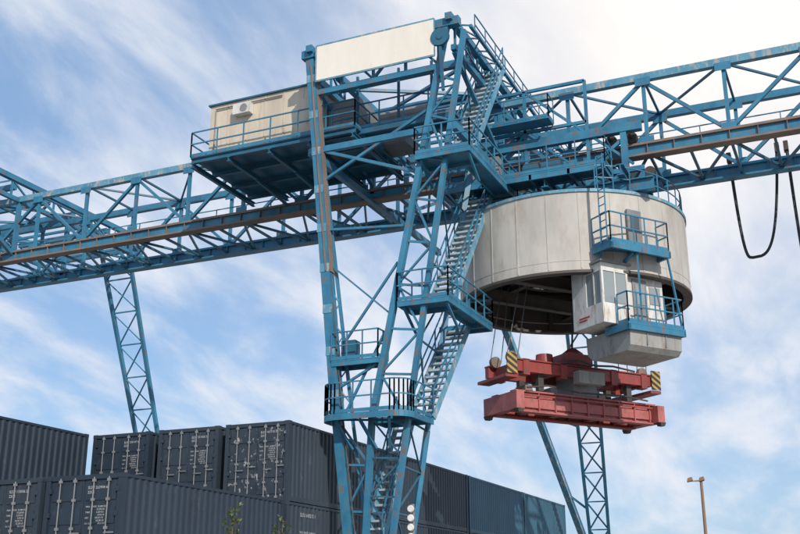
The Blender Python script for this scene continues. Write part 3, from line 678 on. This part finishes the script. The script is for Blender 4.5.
for i in range(5):
    a = -2.4+i*1.15
    MB().box(a-0.16, a+0.16, -0.3, 0.35, 7.56, 7.86, SQ).build('actuator_box', GREY if i % 2 else RUSTB, spd)
for s, ae in ((-1, -3.25), (1, 2.95)):
    for b in (-0.55, 0.55):
        for d in (-0.24, 0.24):
            MB().tube([SQ(ae+d, b, 8.80), V(Q(s*2.85+d*0.7, b*1.2, DB+0.6))], 0.018, 6).build('hoist_rope', WIRE, tr)
MB().tube([SQ(-0.1, 0.1, 9.5), V(Q(-0.1, 0.1, DB+0.9))], 0.04, 8).build('power_cable', CABLE, tr)

# ------------------------------------------------------------ hanging festoon cables
def fest(px0, py0, pxb, pyb, px1, py1, lab, Y=41.6, r=0.042):
    a, b, c = atY(px0, py0, Y), atY(pxb, pyb, Y), atY(px1, py1, Y)
    root = thing('festoon_cable', (a.x, Y, a.z), lab, 'cable')
    for off, rr in ((0, r), (0.10, r*0.8)):
        pts = []
        for i in range(61):
            u = i/60; t = 2*u-1; top = a.z+(c.z-a.z)*u; s = math.copysign(abs(t)**0.42, t)
            z = b.z+off*0.8+(top-b.z-off*0.8)*abs(t)**1.5
            x = a.x+(c.x-a.x)*(0.5+0.5*s)-off*0.5*s + (b.x-(a.x+c.x)/2)*(1-abs(s))
            pts.append(V((x, Y+off, z)))
        MB().tube(pts, rr, 8).build('cable_loop', CABLE, root, sm=True)
    for p in (a, c): MB().box(p.x-0.09, p.x+0.09, Y-0.1, Y+0.25, p.z-0.1, p.z+0.3).build('hanger_clip', DARK, root)
fest(729, 160, 753, 258, 777, 150, 'black cable loop hanging under the right part of the bridge, nearer the drum')
fest(786, 148, 811, 282, 836, 140, 'black cable loop hanging at the right picture edge')

# ------------------------------------------------------------ lamp post, signal, plants
def at(px, py, t): return CAM+ray(px, py)*t
p = at(701, 480, 59.0)
lp = thing('lamp_post', (p.x, p.y, 0), 'thin rusty lamp post with two small floodlights, alone at the lower right', 'lamp post')
MB().tube([(p.x, p.y, 0), (p.x, p.y, 4), (p.x, p.y, p.z+0.1)], [0.12, 0.10, 0.08], 10).build('post', POLE, lp)
MB().bar((p.x-0.65, p.y, p.z-0.05), (p.x+0.15, p.y, p.z-0.05), 0.06).build('arm', POLE, lp)
for dx in (-0.6, 0.05):
    MB().hexa([(p.x+dx-0.17, p.y-0.18, p.z-0.1), (p.x+dx+0.14, p.y-0.18, p.z-0.02), (p.x+dx+0.14, p.y+0.18, p.z-0.02), (p.x+dx-0.17, p.y+0.18, p.z-0.1),
                   (p.x+dx-0.12, p.y-0.12, p.z+0.12), (p.x+dx+0.10, p.y-0.12, p.z+0.18), (p.x+dx+0.10, p.y+0.12, p.z+0.18), (p.x+dx-0.12, p.y+0.12, p.z+0.12)]).build('floodlight', POLE, lp)
p = at(411, 509, 31.0)
sg = thing('signal_mast', (p.x, p.y, 0), 'slim mast with a column of round white lamps at the foot of the crane tower', 'signal mast')
MB().tube([(p.x, p.y+0.14, 0), (p.x, p.y+0.14, p.z+0.15)], 0.05, 10).build('post', GREY, sg)
for i in range(4):
    z = p.z-i*0.27
    hd = MB().tube([(p.x, p.y-0.02, z), (p.x, p.y+0.1, z)], [0.125, 0.09], 18).build('lamp_housing', GREY, sg)
    MB().tube([(p.x, p.y-0.06, z), (p.x, p.y-0.022, z)], [0.09, 0.105], 18).build('round_lamp', LAMPM, hd)
def sapling(px, py, t, lab, seed):
    rnd = random.Random(seed); p = at(px, py, t)
    root = thing('young_tree', (p.x, p.y, 0), lab, 'young tree')
    pts = [V((p.x+0.05*math.sin(i), p.y, p.z*i/8)) for i in range(9)]
    tk = MB().tube(pts, [0.05-0.005*i for i in range(9)], 8)
    lf = MB()
    for i in range(34):
        z = p.z*(0.35+0.63*i/34); a = rnd.uniform(0, 6.28); L = 0.16+0.35*(1-z/p.z)+rnd.uniform(0, 0.08)
        s0 = V((p.x, p.y, z)); s1 = s0+V((math.cos(a)*L, math.sin(a)*L, L*0.9)); tk.tube([s0, s1], [0.012, 0.004], 5)
        for k in range(7):
            c = s0.lerp(s1, rnd.uniform(0.3, 1.05))+V((rnd.uniform(-.06,.06), rnd.uniform(-.06,.06), rnd.uniform(-.05,.06)))
            u = V((rnd.uniform(-1,1), rnd.uniform(-1,1), rnd.uniform(-1,1))).normalized()*0.055; w = u.cross(V((rnd.uniform(-1,1), 0.4, 1))).normalized()*0.028
            n = len(lf.v); lf.v += [c-u, c+w, c+u, c-w]; lf.f.append((n, n+1, n+2, n+3))
    tk.build('trunk', BARK, root); lf.build('crown', LEAF, root)
sapling(232, 508, 21.5, 'thin green sapling in front of the ribbed side of the front dark container', 3)
sapling(281, 520, 22.5, 'shorter green sapling right of the taller one, by the container corner', 5)

# ------------------------------------------------------------ sky, sun, camera
to_sun = V((0.62, -0.62, 0.55)).normalized()
w = bpy.data.worlds.new('World'); SC.world = w; w.use_nodes = True
nt = w.node_tree; bgn = nt.nodes['Background']; bgn.inputs['Strength'].default_value = 0.14
sky = N(nt, 'ShaderNodeTexSky', sky_type='NISHITA'); sky.sun_disc = False
sky.sun_elevation = math.asin(to_sun.z); sky.sun_rotation = math.atan2(to_sun.x, to_sun.y)
sky.air_density = 1.0; sky.dust_density = 0.8; sky.ozone_density = 1.8
tc = N(nt, 'ShaderNodeTexCoord'); sx = N(nt, 'ShaderNodeSeparateXYZ'); nt.links.new(tc.outputs['Generated'], sx.inputs[0])
def mth(op, a, b=None):
    n = N(nt, 'ShaderNodeMath', operation=op)
    for i, q in enumerate((a, b)):
        if q is None: continue
        if isinstance(q, (int, float)): n.inputs[i].default_value = q
        else: nt.links.new(q, n.inputs[i])
    return n.outputs[0]
def mixc(f, a, b):
    n = N(nt, 'ShaderNodeMix', data_type='RGBA')
    for s, q in (('Factor', f), ('A', a), ('B', b)):
        if isinstance(q, (int, float)): n.inputs[s].default_value = q
        elif isinstance(q, tuple): n.inputs[s].default_value = q
        else: nt.links.new(q, n.inputs[s])
    return n.outputs['Result']
zz = mth('ADD', mth('MAXIMUM', sx.outputs['Z'], 0.0), 0.30)
cb = N(nt, 'ShaderNodeCombineXYZ'); nt.links.new(mth('DIVIDE', sx.outputs['X'], zz), cb.inputs[0]); nt.links.new(mth('DIVIDE', sx.outputs['Y'], zz), cb.inputs[1])
mp = N(nt, 'ShaderNodeMapping'); mp.inputs['Rotation'].default_value = (0, 0, math.radians(35)); mp.inputs['Scale'].default_value = (2.2, 1.0, 1); mp.inputs['Location'].default_value = (1.3, 0.4, 0)
nt.links.new(cb.outputs[0], mp.inputs['Vector'])
n1 = N(nt, 'ShaderNodeTexNoise'); n1.inputs['Scale'].default_value = 2.1; n1.inputs['Detail'].default_value = 9; n1.inputs['Roughness'].default_value = 0.58; n1.inputs['Distortion'].default_value = 0.25
nt.links.new(mp.outputs[0], n1.inputs['Vector'])
n2 = N(nt, 'ShaderNodeTexNoise'); n2.inputs['Scale'].default_value = 1.6; n2.inputs['Detail'].default_value = 3
nt.links.new(cb.outputs[0], n2.inputs['Vector'])
cov = mth('ADD', mth('MULTIPLY', n1.outputs['Fac'], 0.76), mth('MULTIPLY', n2.outputs['Fac'], 0.24))
gl = N(nt, 'ShaderNodeVectorMath', operation='DOT_PRODUCT'); nt.links.new(tc.outputs['Generated'], gl.inputs[0]); gl.inputs[1].default_value = tuple(ray(700, -20).normalized())
glow = mth('POWER', mth('MAXIMUM', gl.outputs['Value'], 0.0), 30.0)
cov = mth('ADD', cov, mth('MULTIPLY', glow, 0.07))
rp = N(nt, 'ShaderNodeValToRGB'); rp.color_ramp.elements[0].position = 0.40; rp.color_ramp.elements[1].position = 0.66; rp.color_ramp.interpolation = 'EASE'
nt.links.new(cov, rp.inputs[0])
base = mixc(0.62, sky.outputs[0], (2.15, 3.5, 5.7, 1))        # haze that evens out the blue towards the horizon
c1_ = mixc(rp.outputs[0], base, (5.9, 6.15, 6.7, 1))
c2_ = mixc(mth('MULTIPLY', glow, 0.9), c1_, (8.3, 7.75, 7.2, 1))
nt.links.new(c2_, bgn.inputs['Color'])

sl = bpy.data.lights.new('sun', 'SUN'); sl.energy = 3.8; sl.angle = math.radians(0.5); sl.color = (1.0, 0.91, 0.79)
so = bpy.data.objects.new('sun', sl); COL.objects.link(so); so.rotation_euler = to_sun.to_track_quat('Z', 'Y').to_euler()
cd = bpy.data.cameras.new('camera'); cd.sensor_width = 36; cd.lens = 36*FPX/800; cd.clip_end = 8000; cd.clip_start = 0.1
co = bpy.data.objects.new('camera', cd); COL.objects.link(co); co.location = CAM
co.rotation_euler = (math.pi/2+PITCH, 0, YAW); SC.camera = co
SC.view_settings.view_transform = 'Standard'; SC.view_settings.look = 'None'; SC.view_settings.exposure = 0; SC.view_settings.gamma = 1
